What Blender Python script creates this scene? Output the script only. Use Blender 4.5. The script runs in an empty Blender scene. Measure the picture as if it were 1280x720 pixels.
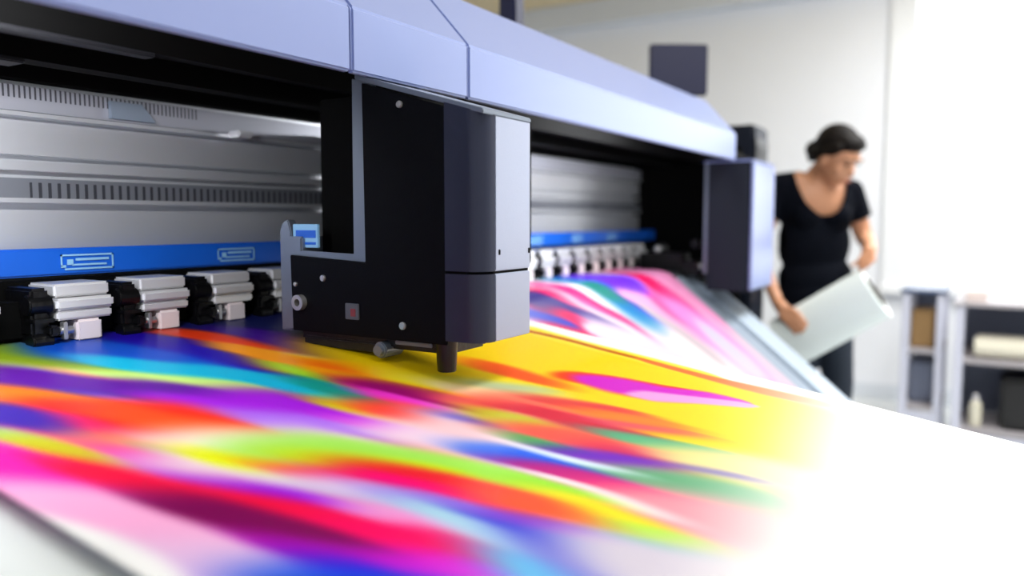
import bpy, bmesh, math, random
import numpy as np
from mathutils import Vector, Matrix
random.seed(4)
H = 1.25                       # camera height; most heights below are written relative to it
C = bpy.context.scene.collection
PI = math.pi
TH = math.atan(600/991.74); PT = math.atan(86/988)

# ---------------------------------------------------------------- materials
def lin(c):
    c = c/255.0
    return c/12.92 if c <= 0.04045 else ((c+0.055)/1.055)**2.4
def hexc(h): return (lin(int(h[0:2],16)), lin(int(h[2:4],16)), lin(int(h[4:6],16)), 1)
def mat(name, col, rough=.5, metal=0.0, bump=0.0, bscale=60, var=0.0, vscale=5, spec=.5, coat=0):
    m = bpy.data.materials.new(name); m.use_nodes = True
    nt = m.node_tree; b = nt.nodes['Principled BSDF']
    c = hexc(col)
    b.inputs['Base Color'].default_value = c
    b.inputs['Roughness'].default_value = rough
    b.inputs['Metallic'].default_value = metal
    b.inputs['Specular IOR Level'].default_value = spec
    b.inputs['Coat Weight'].default_value = coat
    tc = nt.nodes.new('ShaderNodeTexCoord')
    n = nt.nodes.new('ShaderNodeTexNoise'); n.inputs['Scale'].default_value = vscale if var else bscale
    n.inputs['Detail'].default_value = 4
    nt.links.new(tc.outputs['Object'], n.inputs['Vector'])
    if var:
        mx = nt.nodes.new('ShaderNodeMix'); mx.data_type = 'RGBA'
        mx.inputs[6].default_value = tuple(v*(1-var) for v in c[:3])+(1,)
        mx.inputs[7].default_value = tuple(min(1, v*(1+var)) for v in c[:3])+(1,)
        nt.links.new(n.outputs['Fac'], mx.inputs[0]); nt.links.new(mx.outputs[2], b.inputs['Base Color'])
    if bump:
        n2 = nt.nodes.new('ShaderNodeTexNoise'); n2.inputs['Scale'].default_value = bscale
        nt.links.new(tc.outputs['Object'], n2.inputs['Vector'])
        bp = nt.nodes.new('ShaderNodeBump'); bp.inputs['Strength'].default_value = bump
        bp.inputs['Distance'].default_value = .01
        nt.links.new(n2.outputs['Fac'], bp.inputs['Height']); nt.links.new(bp.outputs['Normal'], b.inputs['Normal'])
    return m

M = {}
M['hood']   = mat('hood_paint', '8e9ccb', .32, .15, var=.03, vscale=3)
M['lining'] = mat('black_lining', '030303', .8, spec=.1)
M['lining2']= mat('dark_ledge', '1a1a1e', .5, spec=.2)
M['plate']  = mat('black_steel', '07080d', .5, .0, bump=.05, bscale=400, spec=.08)
M['cover']  = mat('graphite_paint', '2b3044', .38, .35, bump=.04, bscale=500)
M['front']  = mat('silver_paint', 'a6aec4', .36, .35, bump=.04, bscale=500)
M['silver'] = mat('brushed_silver', '7c8592', .4, .6)
M['screw']  = mat('screw_steel', 'c8c8c8', .3, .8)
M['dark']   = mat('dark_plastic', '08080a', .35, spec=.4, bump=.1, bscale=80)
M['chrome'] = mat('bright_cover_metal', 'f2f2f4', .22, .45)
M['white']  = mat('white_plastic', 'e6e4e8', .4)
M['wheel']  = mat('pink_white_rubber', 'e8dcdc', .5)
M['blue']   = mat('blue_strip', '0d5fd0', .4)
M['label']  = mat('label_print', '8fc4ea', .5)
M['platen'] = mat('platen_grey', '5a5e66', .4, .3)
M['apron']  = mat('apron_grey', '8b98a8', .45, .1, var=.03)
M['apron2'] = mat('apron_light', 'aebccb', .45, .1, var=.02)
M['table']  = mat('table_laminate', 'dfe5e6', .5, var=.03)
M['navy']   = mat('navy_plastic', '12163a', .5)
M['box']    = mat('charcoal_casing', '141a28', .5, spec=.3, var=.1)
M['wall']   = mat('wall_paint', 'f4f6fb', .8, bump=.03, bscale=200, var=.01)
M['floor']  = mat('floor_vinyl', 'e2e6e8', .35, var=.06, vscale=2)
M['trim']   = mat('trim_paint', 'e2e7ee', .7, var=.02)
M['frame']  = mat('window_frame_white', 'fafcff', .4, var=.01)
M['skin']   = mat('skin', 'c8906e', .5, var=.06, vscale=12)
M['hair']   = mat('hair', '120d0b', .6, spec=.15, bump=.4, bscale=120)
M['tee']    = mat('black_cotton', '040711', .9, spec=.1, bump=.1, bscale=200)
M['jean']   = mat('dark_denim', '1a2534', .8, bump=.1, bscale=300)
M['shoe']   = mat('shoe_canvas', '25262b', .7)
M['lips']   = mat('lips', 'a05848', .5)
M['paper']  = mat('roll_paper', 'e9f2f0', .5, var=.01)
M['core']   = mat('cardboard_core', '57544a', .8)
M['rack']   = mat('rack_steel', 'd2d4e4', .4, .1, var=.03)
M['shelf']  = mat('shelf_board', 'a9a4a8', .6, var=.05)
M['rackback'] = mat('rack_back_panel', '6d7488', .6, var=.05)
M['card']   = mat('cardboard', '94744a', .8, var=.12, vscale=8)
M['cream']  = mat('cream_cloth', 'e4dfcc', .7, var=.03)
M['blackm'] = mat('black_machine', '0d0d0f', .5)
M['topdark']= mat('rack_top_dark', '4b5a78', .4)
M['pinkbox']= mat('blush_box', 'e3d5d0', .7)
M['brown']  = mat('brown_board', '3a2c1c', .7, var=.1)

# ticks repeated along X between two positions (a scale printed / cut in the part)
def tick_mat(name, base, tick, pitch, duty, x0, x1, z0, z1, rough=.3, metal=.5):
    m = mat(name, base, rough, metal)
    nt = m.node_tree; b = nt.nodes['Principled BSDF']
    tc = nt.nodes.new('ShaderNodeTexCoord'); sx = nt.nodes.new('ShaderNodeSeparateXYZ')
    nt.links.new(tc.outputs['Object'], sx.inputs[0])
    def mth(op, a, v):
        k = nt.nodes.new('ShaderNodeMath'); k.operation = op
        nt.links.new(a, k.inputs[0])
        if isinstance(v, (int, float)): k.inputs[1].default_value = v
        else: nt.links.new(v, k.inputs[1])
        return k.outputs[0]
    X, Zz = sx.outputs[0], sx.outputs[2]
    t = mth('LESS_THAN', mth('FRACT', mth('MULTIPLY', mth('ADD', X, 50), 1/pitch), 0), duty)
    for src, op, v in ((X,'GREATER_THAN',x0),(X,'LESS_THAN',x1),(Zz,'GREATER_THAN',z0),(Zz,'LESS_THAN',z1)):
        t = mth('MULTIPLY', t, mth(op, src, v))
    mx = nt.nodes.new('ShaderNodeMix'); mx.data_type = 'RGBA'
    mx.inputs[6].default_value = hexc(base); mx.inputs[7].default_value = hexc(tick)
    nt.links.new(t, mx.inputs[0]); nt.links.new(mx.outputs[2], b.inputs['Base Color'])
    return m

def wood_mat():
    m = mat('ceiling_wood', 'ecd9b0', .6, var=.08, vscale=3)
    nt = m.node_tree; b = nt.nodes['Principled BSDF']
    tc = nt.nodes['Texture Coordinate']; w = nt.nodes.new('ShaderNodeTexWave')
    w.inputs['Scale'].default_value = 1.3; w.inputs['Distortion'].default_value = 1.0; w.bands_direction = 'Y'
    nt.links.new(tc.outputs['Object'], w.inputs['Vector'])
    bp = nt.nodes.new('ShaderNodeBump'); bp.inputs['Strength'].default_value = .2
    nt.links.new(w.outputs['Fac'], bp.inputs['Height']); nt.links.new(bp.outputs['Normal'], b.inputs['Normal'])
    return m
M['wood'] = wood_mat()
def glass_mat():
    m = bpy.data.materials.new('window_glass'); m.use_nodes = True
    nt = m.node_tree; nt.nodes.clear()
    o = nt.nodes.new('ShaderNodeOutputMaterial'); mx = nt.nodes.new('ShaderNodeMixShader')
    t = nt.nodes.new('ShaderNodeBsdfTransparent'); g = nt.nodes.new('ShaderNodeBsdfGlossy')
    g.inputs['Roughness'].default_value = .02
    fr = nt.nodes.new('ShaderNodeFresnel'); fr.inputs['IOR'].default_value = 1.3
    nt.links.new(fr.outputs[0], mx.inputs[0]); nt.links.new(t.outputs[0], mx.inputs[1]); nt.links.new(g.outputs[0], mx.inputs[2])
    nt.links.new(mx.outputs[0], o.inputs[0])
    return m
M['glass'] = glass_mat()
def print_mat(name):
    m = mat(name, 'ffffff', .38, 0, spec=.22)
    nt = m.node_tree; a = nt.nodes.new('ShaderNodeAttribute'); a.attribute_name = 'ink'
    nt.links.new(a.outputs['Color'], nt.nodes['Principled BSDF'].inputs['Base Color'])
    return m
M['print'] = print_mat('printed_vinyl')

# ---------------------------------------------------------------- mesh builder
class MB:
    """collects shapes (heights relative to H) and links them as one object"""
    def __init__(s, off=True): s.bm = bmesh.new(); s.off = off
    def merge(s, b2):
        me = bpy.data.meshes.new('tmp'); b2.to_mesh(me); b2.free(); s.bm.from_mesh(me); bpy.data.meshes.remove(me); return s
    def box(s, x0, x1, y0, y1, z0, z1, bev=0.0, seg=2, M4=None):
        b = bmesh.new(); bmesh.ops.create_cube(b, size=1)
        for v in b.verts:
            v.co = Vector(((x0+x1)/2+v.co.x*(x1-x0), (y0+y1)/2+v.co.y*(y1-y0), (z0+z1)/2+v.co.z*(z1-z0)))
        if bev: bmesh.ops.bevel(b, geom=b.edges[:], offset=min(bev, .45*min(abs(x1-x0),abs(y1-y0),abs(z1-z0))), segments=seg, affect='EDGES')
        if M4 is not None: b.transform(M4)
        return s.merge(b)
    def cyl(s, p, q, r, r2=None, n=24, bev=0.0, cap=True):
        p = Vector(p); q = Vector(q); d = q-p
        b = bmesh.new()
        bmesh.ops.create_cone(b, cap_ends=cap, segments=n, radius1=r, radius2=r if r2 is None else r2, depth=d.length)
        if bev:
            es = [e for e in b.edges if all(abs(abs(v.co.z)-d.length/2) < 1e-6 for v in e.verts)]
            bmesh.ops.bevel(b, geom=es, offset=bev, segments=2, affect='EDGES')
        b.transform(Matrix.Translation((p+q)/2) @ d.to_track_quat('Z','Y').to_matrix().to_4x4())
        return s.merge(b)
    def tube(s, p, q, ro, ri, n=32):
        """hollow cylinder"""
        p = Vector(p); q = Vector(q); d = (q-p); mt = Matrix.Translation(p) @ d.to_track_quat('Z','Y').to_matrix().to_4x4()
        b = bmesh.new(); rings = []
        for (r, z) in ((ro,0),(ro,d.length),(ri,d.length),(ri,0)):
            rings.append([b.verts.new(mt @ Vector((r*math.cos(2*PI*k/n), r*math.sin(2*PI*k/n), z))) for k in range(n)])
        for i in range(4):
            A, B = rings[i], rings[(i+1)%4]
            for k in range(n): b.faces.new((A[k], A[(k+1)%n], B[(k+1)%n], B[k]))
        return s.merge(b)
    def ball(s, c, r, sc=(1,1,1), rot=None, u=20, v=12):
        b = bmesh.new(); bmesh.ops.create_uvsphere(b, u_segments=u, v_segments=v, radius=r)
        mt = Matrix.Translation(c)
        if rot is not None: mt = mt @ rot.to_4x4()
        b.transform(mt @ Matrix.Diagonal((*sc, 1)))
        return s.merge(b)
    def prism(s, prof, x0, x1, bev=0.0):
        """closed (Y, z) outline swept along X"""
        b = bmesh.new()
        f = b.faces.new([b.verts.new((x0, y, z)) for y, z in prof])
        r = bmesh.ops.extrude_face_region(b, geom=[f])
        for v in [g for g in r['geom'] if isinstance(g, bmesh.types.BMVert)]: v.co.x = x1
        if bev: bmesh.ops.bevel(b, geom=b.edges[:], offset=bev, segments=2, affect='EDGES', clamp_overlap=True)
        return s.merge(b)
    def prismz(s, prof, z0, z1, bev=0.0):
        """closed (X, Y) outline swept upwards"""
        b = bmesh.new()
        f = b.faces.new([b.verts.new((x, y, z0)) for x, y in prof])
        r = bmesh.ops.extrude_face_region(b, geom=[f])
        for v in [g for g in r['geom'] if isinstance(g, bmesh.types.BMVert)]: v.co.z = z1
        if bev: bmesh.ops.bevel(b, geom=b.edges[:], offset=bev, segments=2, affect='EDGES', clamp_overlap=True)
        return s.merge(b)
    def build(s, name, m, parent=None, smooth=None):
        bmesh.ops.recalc_face_normals(s.bm, faces=s.bm.faces[:])
        me = bpy.data.meshes.new(name)
        org = Vector((0,0,0))
        if parent is not None:
            p = parent
            while p is not None: org += p.location; p = p.parent
        h = H if s.off else 0
        for v in s.bm.verts: v.co = v.co + Vector((0,0,h)) - org
        s.bm.to_mesh(me); s.bm.free()
        if smooth is not None:
            for p_ in me.polygons: p_.use_smooth = True
            me.set_sharp_from_angle(angle=math.radians(smooth))
        o = bpy.data.objects.new(name, me); C.objects.link(o)
        if m is not None: me.materials.append(M[m] if isinstance(m, str) else m)
        if parent is not None: o.parent = parent
        return o
def recentre(o):
    """put a lone mesh's origin at the middle of its base"""
    co = np.array([v.co[:] for v in o.data.vertices])
    c = Vector(((co[:,0].min()+co[:,0].max())/2, (co[:,1].min()+co[:,1].max())/2, co[:,2].min()))
    o.data.transform(Matrix.Translation(-c)); o.location = c
    for ch in o.children: ch.location -= c
    return o
def tag(o, label=None, cat=None, group=None, kind=None):
    if label: o['label'] = label
    if cat: o['category'] = cat
    if group: o['group'] = group
    if kind: o['kind'] = kind
    return o
def empty(name, loc, label=None, cat=None, group=None):
    o = bpy.data.objects.new(name, None); C.objects.link(o); o.location = loc; o.empty_display_size = .1
    return tag(o, label, cat, group)
def struct(o): o['kind'] = 'structure'; return o
def copy_tree(o, parent, dx):
    c = o.copy(); C.objects.link(c); c.parent = parent
    c.location = o.location + Vector((dx,0,0))
    for ch in o.children:
        g = ch.copy(); C.objects.link(g); g.parent = c
    return c

# ---------------------------------------------------------------- room
Zf = -H
struct(MB().box(-4, 6.4, -4.5, 5, Zf-.1, Zf).build('floor', 'floor'))
struct(MB().box(-1.0, 6.2, -4.5, 5, 1.745, 1.85).build('ceiling', 'wood'))
WY0, WY1, WZ0, WZ1 = -2.4, .58, -.47, 1.50       # window opening in the far wall
wb = MB()
wb.box(6.0, 6.2, WY1, 5, Zf, 1.745)
wb.box(6.0, 6.2, -4.5, WY0, Zf, 1.745)
wb.box(6.0, 6.2, WY0, WY1, Zf, WZ0)
wb.box(6.0, 6.2, WY0, WY1, WZ1, 1.745)
struct(wb.build('wall_right', 'wall'))
struct(MB().box(-1.0, 6.0, 4.9, 5.0, Zf, 1.745).build('wall_back', 'wall'))
struct(MB().box(5.88, 6.0, -4.5, 4.9, 1.55, 1.745, .008).build('trim_1', 'trim'))
struct(MB().box(5.98, 6.0, -4.5, 4.9, Zf, Zf+.10, .004).build('baseboard_right', 'trim'))
wn = empty('window_1', (6.0, (WY0+WY1)/2, H+WZ0)); struct(wn)
fr = MB()
fr.box(5.97, 6.08, WY1-.10, WY1+.06, WZ0-.04, WZ1+.05, .005)
fr.box(5.97, 6.08, WY0-.06, WY0+.04, WZ0-.04, WZ1+.05, .005)
fr.box(5.975, 6.08, WY0+.03, WY1-.09, WZ1-.03, WZ1+.045, .004)
fr.box(5.93, 6.08, WY0-.06, WY1+.06, WZ0-.04, WZ0+.02, .005)
fr.box(6.0, 6.05, -1.0, -.94, WZ0, WZ1, .004)
fr.build('window_frame', 'frame', wn)
MB().box(6.022, 6.028, WY0+.02, WY1-.08, WZ0+.01, WZ1-.02).build('pane', 'glass', wn)

# ---------------------------------------------------------------- the printer
XL, XR = -.55, 3.0
pr = empty('large_format_printer', (1.3, 1.3, 0),
           'wide grey and black roll printer with long hood, metal beam and print carriage', 'printer')
HX = [XL, .876, 1.174, 2.88]
hood = [(.800,.212),(.800,.304),(.917,.433),(1.05,.447),(1.50,.452),(1.66,.40),(1.66,.295),(.935,.295),(.817,.232),(.815,.212)]
for i in range(3):
    MB().prism(hood, HX[i]+(.0015 if i else 0), HX[i+1]-.0015, .0035).build('hood_panel', 'hood', pr, smooth=25)
MB().prism([(.818,.226),(.93,.29),(.93,.315),(.99,.40),(1.6,.40),(1.6,.2225),(1.33,.2225),(1.325,.265),(1.22,.265),(1.22,.226),(1.18,.226),(1.18,.262),(1.03,.262),(1.02,.228),(1.00,.228),(.99,.262),(.90,.262)],
           XL+.01, 3.31).build('hood_lining', 'lining', pr)
MB().box(XL, .7, .998, 1.022, .222, .230, .002).box(XL, .62, 1.178, 1.222, .219, .227, .002).build('underhood_ledge', 'lining2', pr)
# bright bracket hanging over the encoder scale
_b2 = MB().box(.838,.925,1.325,1.334,.176,.206)
for v in _b2.bm.verts:
    if v.co.x > .9 and v.co.z > .2: v.co.x -= .028
_b2.build('scale_bracket', 'apron', pr)
MB().box(1.09, 1.13, 1.30, 1.335, .165, .178, .003).build('sensor_clip', 'chrome', pr)
k = .001268
def bz(y): return (274-y)*k
prof = [(1.345,bz(104)),(1.345,bz(140))]
def step(y0, y1, dy):
    prof.extend([(1.345+dy, bz(y0)), (1.345+dy, bz(y1))])
prof = [(1.36,.222),(1.36,bz(139))]
for y0,y1,dy in ((139,144,-.012),(144,149,.022),(149,192,0),(192,200,.025),(200,212,-.004),(212,220,.018),(220,247,.012),(247,253,-.010),(253,262,.022),(262,330,0)):
    step(y0,y1,dy)
prof += [(1.66,bz(330)),(1.66,.222)]
aluminium = mat('brushed_aluminium', 'f4f6fa', .34, .6)
_nt = aluminium.node_tree; _b = _nt.nodes['Principled BSDF']; _tc = _nt.nodes['Texture Coordinate']
_mp = _nt.nodes.new('ShaderNodeMapping'); _mp.inputs['Scale'].default_value = (2, 60, 260)
_nn = _nt.nodes.new('ShaderNodeTexNoise'); _nn.inputs['Scale'].default_value = 3
_bp = _nt.nodes.new('ShaderNodeBump'); _bp.inputs['Strength'].default_value = .04; _bp.inputs['Distance'].default_value = .003
_nt.links.new(_tc.outputs['Object'], _mp.inputs[0]); _nt.links.new(_mp.outputs[0], _nn.inputs['Vector'])
_nt.links.new(_nn.outputs['Fac'], _bp.inputs['Height']); _nt.links.new(_bp.outputs['Normal'], _b.inputs['Normal'])
M['alu'] = aluminium
MB().prism(prof, XL, 3.31).build('guide_beam', 'alu', pr)
sc = tick_mat('encoder_scale', 'b8bac4', '55565e', .0082, .38, .66-1.3, 1.02-1.3, H+bz(122), H+bz(106), .4, .3)
MB().box(XL, 3.31, 1.335, 1.357, bz(138), bz(106), .001).build('encoder_scale', sc, pr)
rk = tick_mat('gear_rack', 'a9adb6', '5e6068', .0155, .36, .70-1.3, 2.9-1.3, H+bz(247), H+bz(227), .3, .6)
MB().box(XL, 3.31, 1.338, 1.352, bz(248), bz(222), .002).build('gear_rack', rk, pr)
# body behind and under the beam, end walls
MB().prism([(1.36,-.072),(1.66,-.072),(1.66,-.60),(1.2,-.60),(1.2,-.235),(1.30,-.20),(1.36,-.20)], XL, 3.31, .004).build('back_casing', 'box', pr)
MB().box(3.31, 3.35, .90, 1.66, -.45, .30, .006).build('end_wall', 'lining', pr)
MB().box(XL-.12, XL, .80, 1.66, -.45, .43, .01).build('end_wall', 'lining', pr)
# blue strip with its printed labels
bs = MB().box(XL, 3.30, 1.262, 1.29, -.089, -.046, .003).build('blue_strip', 'blue', pr)
MB().box(XL, 3.30, 1.25, 1.36, -.20, -.094, .003).box(XL, 3.30, 1.205, 1.25, -.1755, -.12, .003).build('roller_housing_shade', 'lining', pr)  # front box is a black strip added for the shadow between the rollers
def label(xc, w=.088, first=False):
    h0, h1, y = -.081, -.056, 1.2608
    m = MB(); t = .0028
    m.box(xc-w/2, xc+w/2, y-.0008, y, h1-t, h1); m.box(xc-w/2+.006, xc+w/2, y-.0008, y, h0, h0+t)
    m.box(xc-w/2, xc-w/2+t*.9, y-.0008, y, h0+.006, h1); m.box(xc+w/2-t*.9, xc+w/2, y-.0008, y, h0, h1)
    m.prism([(y-.0008,h0+.004),(y,h0+.004),(y,h0+.008),(y-.0008,h0+.008)], xc-w/2, xc-w/2+.008)
    # unreadable small print: an arrow and two lines
    m.box(xc-w/2+.010, xc-w/2+.020, y-.0008, y, h0+.008, h0+.017)
    m.box(xc-w/2+.024, xc+w/2-.008, y-.0008, y, h0+.0145, h0+.0185)
    m.box(xc-w/2+.018, xc+w/2-.012, y-.0008, y, h0+.0065, h0+.0095)
    return m.build('label', 'label', pr)
for n in range(-1, 8): label(.745+.298*n)
# platen, apron, stand
MB().prism([(1.0,-.207),(1.25,-.187),(1.25,-.25),(1.0,-.25)], XL, 3.30, .003).build('platen', 'platen', pr)
MB().prism([(.999,-.214),(.275,-.806),(.225,-.93),(.225,-1.02),(.245,-1.02),(.245,-.93),(.30,-.82),(.984,-.245)], 1.46, 2.93, .002).build('apron', 'apron', pr)
MB().prism([(.998,-.20),(.60,-.525),(.28,-.79),(.22,-.93),(.22,-1.02),(.245,-1.02),(.245,-.93),(.30,-.82),(.984,-.245)], 2.935, 3.13, .006).build('end_apron', 'apron2', pr)
MB().prism([(.984,-.252),(.42,-.73),(.45,-.82),(1.6,-.82),(1.6,-.236)], XL, 3.0, .004).build('under_body', 'box', pr)
for x in (0.0, 2.75):
    MB().box(x-.05, x+.05, 1.1, 1.25, Zf+.08, -.81, .008).box(x-.05, x+.05, .55, 1.65, Zf+.05, Zf+.12, .01).build('leg', 'rack', pr, smooth=30)
    for y in (.6, 1.6):
        MB().cyl((x-.02, y, Zf+.028), (x+.02, y, Zf+.028), .028, n=20, bev=.003).build('caster', 'dark', pr, smooth=40)
# pinch rollers
def pinch(x):
    r = MB().box(x-.078, x-.052, 1.175, 1.25, -.17, -.10, .004).box(x-.076, x-.05, 1.19, 1.25, -.20, -.165, .004)
    r.cyl((x-.082, 1.185, -.125), (x-.048, 1.185, -.125), .016, n=18, bev=.002)
    r.cyl((x-.080, 1.18, -.178), (x-.05, 1.18, -.178), .013, n=18, bev=.002)
    r.box(x-.08, x-.05, 1.165, 1.19, -.150, -.144, .001).box(x-.06, x-.045, 1.16, 1.2, -.17, -.155, .003)
    r = r.build('pinch_roller', 'dark', pr, smooth=35)
    m = MB().box(x-.043, x+.043, 1.178, 1.25, -.116, -.096, .003)
    m.box(x-.045, x+.045, 1.168, 1.25, -.135, -.117, .004).box(x-.043, x+.043, 1.172, 1.25, -.150, -.136, .003)
    m.build('cover', 'chrome', r, smooth=35)
    m = MB().box(x-.014, x+.026, 1.172, 1.24, -.185, -.151, .004)
    m.cyl((x-.014, 1.19, -.166), (x+.026, 1.19, -.166), .0135, n=24, bev=.002)
    m.build('wheel', 'wheel', r, smooth=35)
    MB().cyl((x-.04, 1.176, -.165), (x-.02, 1.176, -.165), .006, n=12).box(x-.036, x-.030, 1.168, 1.18, -.178, -.152, .001).build('spring_pin', 'screw', r, smooth=40)
    return r
r0 = pinch(.686)
xs = [.52+.0, .824, .962, 1.10, 1.24, 1.38, 1.52, 1.66, 1.80, 1.92, 2.04, 2.16, 2.275, 2.39, 2.505, 2.61, 2.715, 2.82, 2.92]
for x in xs: copy_tree(r0, pr, x-.686)
# end housing at the far side, with its silver edge
hs = MB().prismz([(2.85,.89),(2.85,.765),(2.858,.742),(2.875,.735),(3.15,.735),(3.165,.75),(3.165,.89)], -.26, .204, .002).build('end_housing', 'box', pr, smooth=30)
MB().box(2.855, 3.168, .727, .737, -.255, .200, .003).build('front_cover', 'hood', hs)
MB().box(2.855, 2.875, .885, .905, -.20, .204, .002).build('edge_strip', 'silver', hs)
MB().box(2.845, 3.17, .73, .905, .204, .211, .002).build('top_trim', 'hood', hs)
q = MB()
for (x,y,z,r) in ((2.95,1.10,-.115,.022),(3.0,.98,-.095,.016),(2.93,1.02,-.165,.02),(2.98,.94,-.20,.03)):
    q.cyl((x-.02,y,z),(x+.02,y,z), r, n=18, bev=.003)
q.box(2.90,3.0,1.0,1.18,-.20,-.13,.006).box(2.88,2.99,.93,1.0,-.215,-.16,.006)
q = q.build('capping_station', 'dark', pr, smooth=35)
MB().ball((2.91,1.10,-.115), .016).build('knob', 'screw', q, smooth=60)
MB().ball((2.90,.93,-.175), .012).build('knob', 'screw', q, smooth=60)

# ---- the print carriage
XC = .914
ca = MB()
ca.prismz([(XC+.008,.63),(1.040,.63),(1.040,.86),(1.44,.86),(1.44,.98),(1.10,.98),(XC+.008,.98)], -.172, -.085, .003)
ca.prismz([(XC+.008,.63),(1.040,.63),(1.040,.835),(XC+.008,.835)], -.09, .150, .003)
ca.prismz([(.965,.80),(1.40,.80),(1.40,.955),(.965,.955)], -.09, .195, .003)
ca.prismz([(1.34,.95),(1.44,.95),(1.44,1.325),(1.34,1.325)], -.07, .19, .003)
ca = ca.build('carriage', 'lining', pr)
# black side plate: L shaped in side view, cut out at the upper back
def zt(y): return .145 + (y-.6)*(.217-.145)/.243
MB().prism([(.662,-.181),(.973,-.181),(.976,-.058),(.815,-.066),(.817,zt(.817)-.006),(.662,zt(.662)-.006)], XC, XC+.007, .0012).build('side_plate', 'plate', ca)
MB().prism([(.70,-.15),(1.002,-.182),(1.004,-.05),(.985,-.046),(.980,-.050),(.845,-.054),(.843,zt(.843)-.004),(.80,zt(.80)-.004),(.70,.0)], XC+.0075, XC+.0135, .001).build('bracket', 'silver', ca)
# front cover with a rounded corner, split by a seam
def cov(z0, z1a, z1b, name, mt):
    b = MB()
    ar = [(XC-.001,.664),(XC-.001,.628)] + [(XC+.027-.028*math.cos(t), .628-.028*math.sin(t)) for t in (.25,.5,.75,1.0,1.25,1.5)] 
    b.prismz([(XC-.001,.664)]+ar[1:]+[(XC+.031,.5995),(XC+.031,.664)], z0, z1a)
    for v in b.bm.verts:
        if v.co.z > z1a-1e-5 and z1b is not None: v.co.z = z1b(v.co.y)
    return b
for (z0, z1, fn) in ((-.1745,-.0775,None),(-.0735,.14,zt)):
    cov(z0, z1, fn, '', '').build('corner_cover', 'cover', ca, smooth=30)
    b = MB().box(XC+.0315, 1.044, .5993, .664, z0, z1)
    if fn:
        for v in b.bm.verts:
            if v.co.z > 0: v.co.z = fn(v.co.y)
    bmesh.ops.bevel(b.bm, geom=b.bm.edges[:], offset=.0015, segments=2, affect='EDGES')
    b.build('front_panel', 'front', ca, smooth=30)
MB().prismz([(XC+.002,.665),(XC+.002,.625),(XC+.03,.602),(1.042,.602),(1.042,.665)], -.078, -.073).build('seam', 'lining', ca)
# sloped light rim along the top
MB().prism([(.5985,zt(.5985)-.001),(.5985,zt(.5985)+.006),(.83,zt(.83)+.004),(.83,zt(.83)-.004)], XC-.0012, 1.045, .0015).build('top_rim', 'silver', ca, smooth=30)
def screw(y, z, r):
    return MB().cyl((XC-.004,y,z),(XC+.001,y,z), r, n=20, bev=.001).box(XC-.0046,XC-.0036,y-r*.6,y+r*.6,z-r*.12,z+r*.12).build('screw', 'screw', ca, smooth=40)
for (y,z,r) in ((.743,.166,.0052),(.902,-.093,.0052),(.742,-.158,.0058),(.963,-.105,.0035)): screw(y,z,r)
MB().tube((XC-.010,.952,-.134),(XC+.0005,.952,-.134), .0125, .006).build('bearing', 'screw', ca, smooth=40)
MB().box(XC-.002,XC+.001,.828,.856,-.155,-.130,.001).build('sticker', 'platen', ca)
MB().box(XC-.003,XC-.001,.834,.844,-.150,-.138,.0005).build('lamp_lens', mat('red_lens','7a3038',.4), ca)
for x in (XC+.042, 1.040): MB().box(x-.0025,x+.0025,.5985,.600,-.051,-.043,.0008).build('slot', 'lining', ca)
# things under the carriage
MB().box(.93,1.03,.67,.97,-.198,-.168,.004).box(.925,1.0,.80,.96,-.206,-.19,.003).build('underside', 'dark', ca)
MB().cyl((.916,.79,-.199),(.96,.79,-.199), .013, n=24, bev=.002).cyl((.910,.79,-.199),(.97,.79,-.199), .008, n=20).build('guide_roller', 'silver', ca, smooth=40)
MB().cyl((.938,.68,-.224),(.938,.68,-.172), .014, .017, n=24, bev=.001).build('foot', 'dark', ca, smooth=40)
MB().box(.928,.936,.70,.77,-.190,-.184,.001).build('lever', 'silver', ca)
# grey upright behind the plate with a blue sticker
MB().prism([(.985,-.185),(1.012,-.185),(1.012,-.02),(1.006,-.006),(.992,.0),(.985,-.02)], XC+.012, XC+.03, .002).box(XC+.006,XC+.06,.955,.99,-.055,-.028,.003).build('upright', 'silver', ca, smooth=30)
MB().box(.928,.934,.927,.983,-.046,-.008,.001).build('label', 'label', ca)
MB().box(.9270,.9281,.931,.975,-.030,-.018).box(.9270,.9281,.931,.979,-.041,-.037).build('label_print', 'blue', ca)

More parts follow.
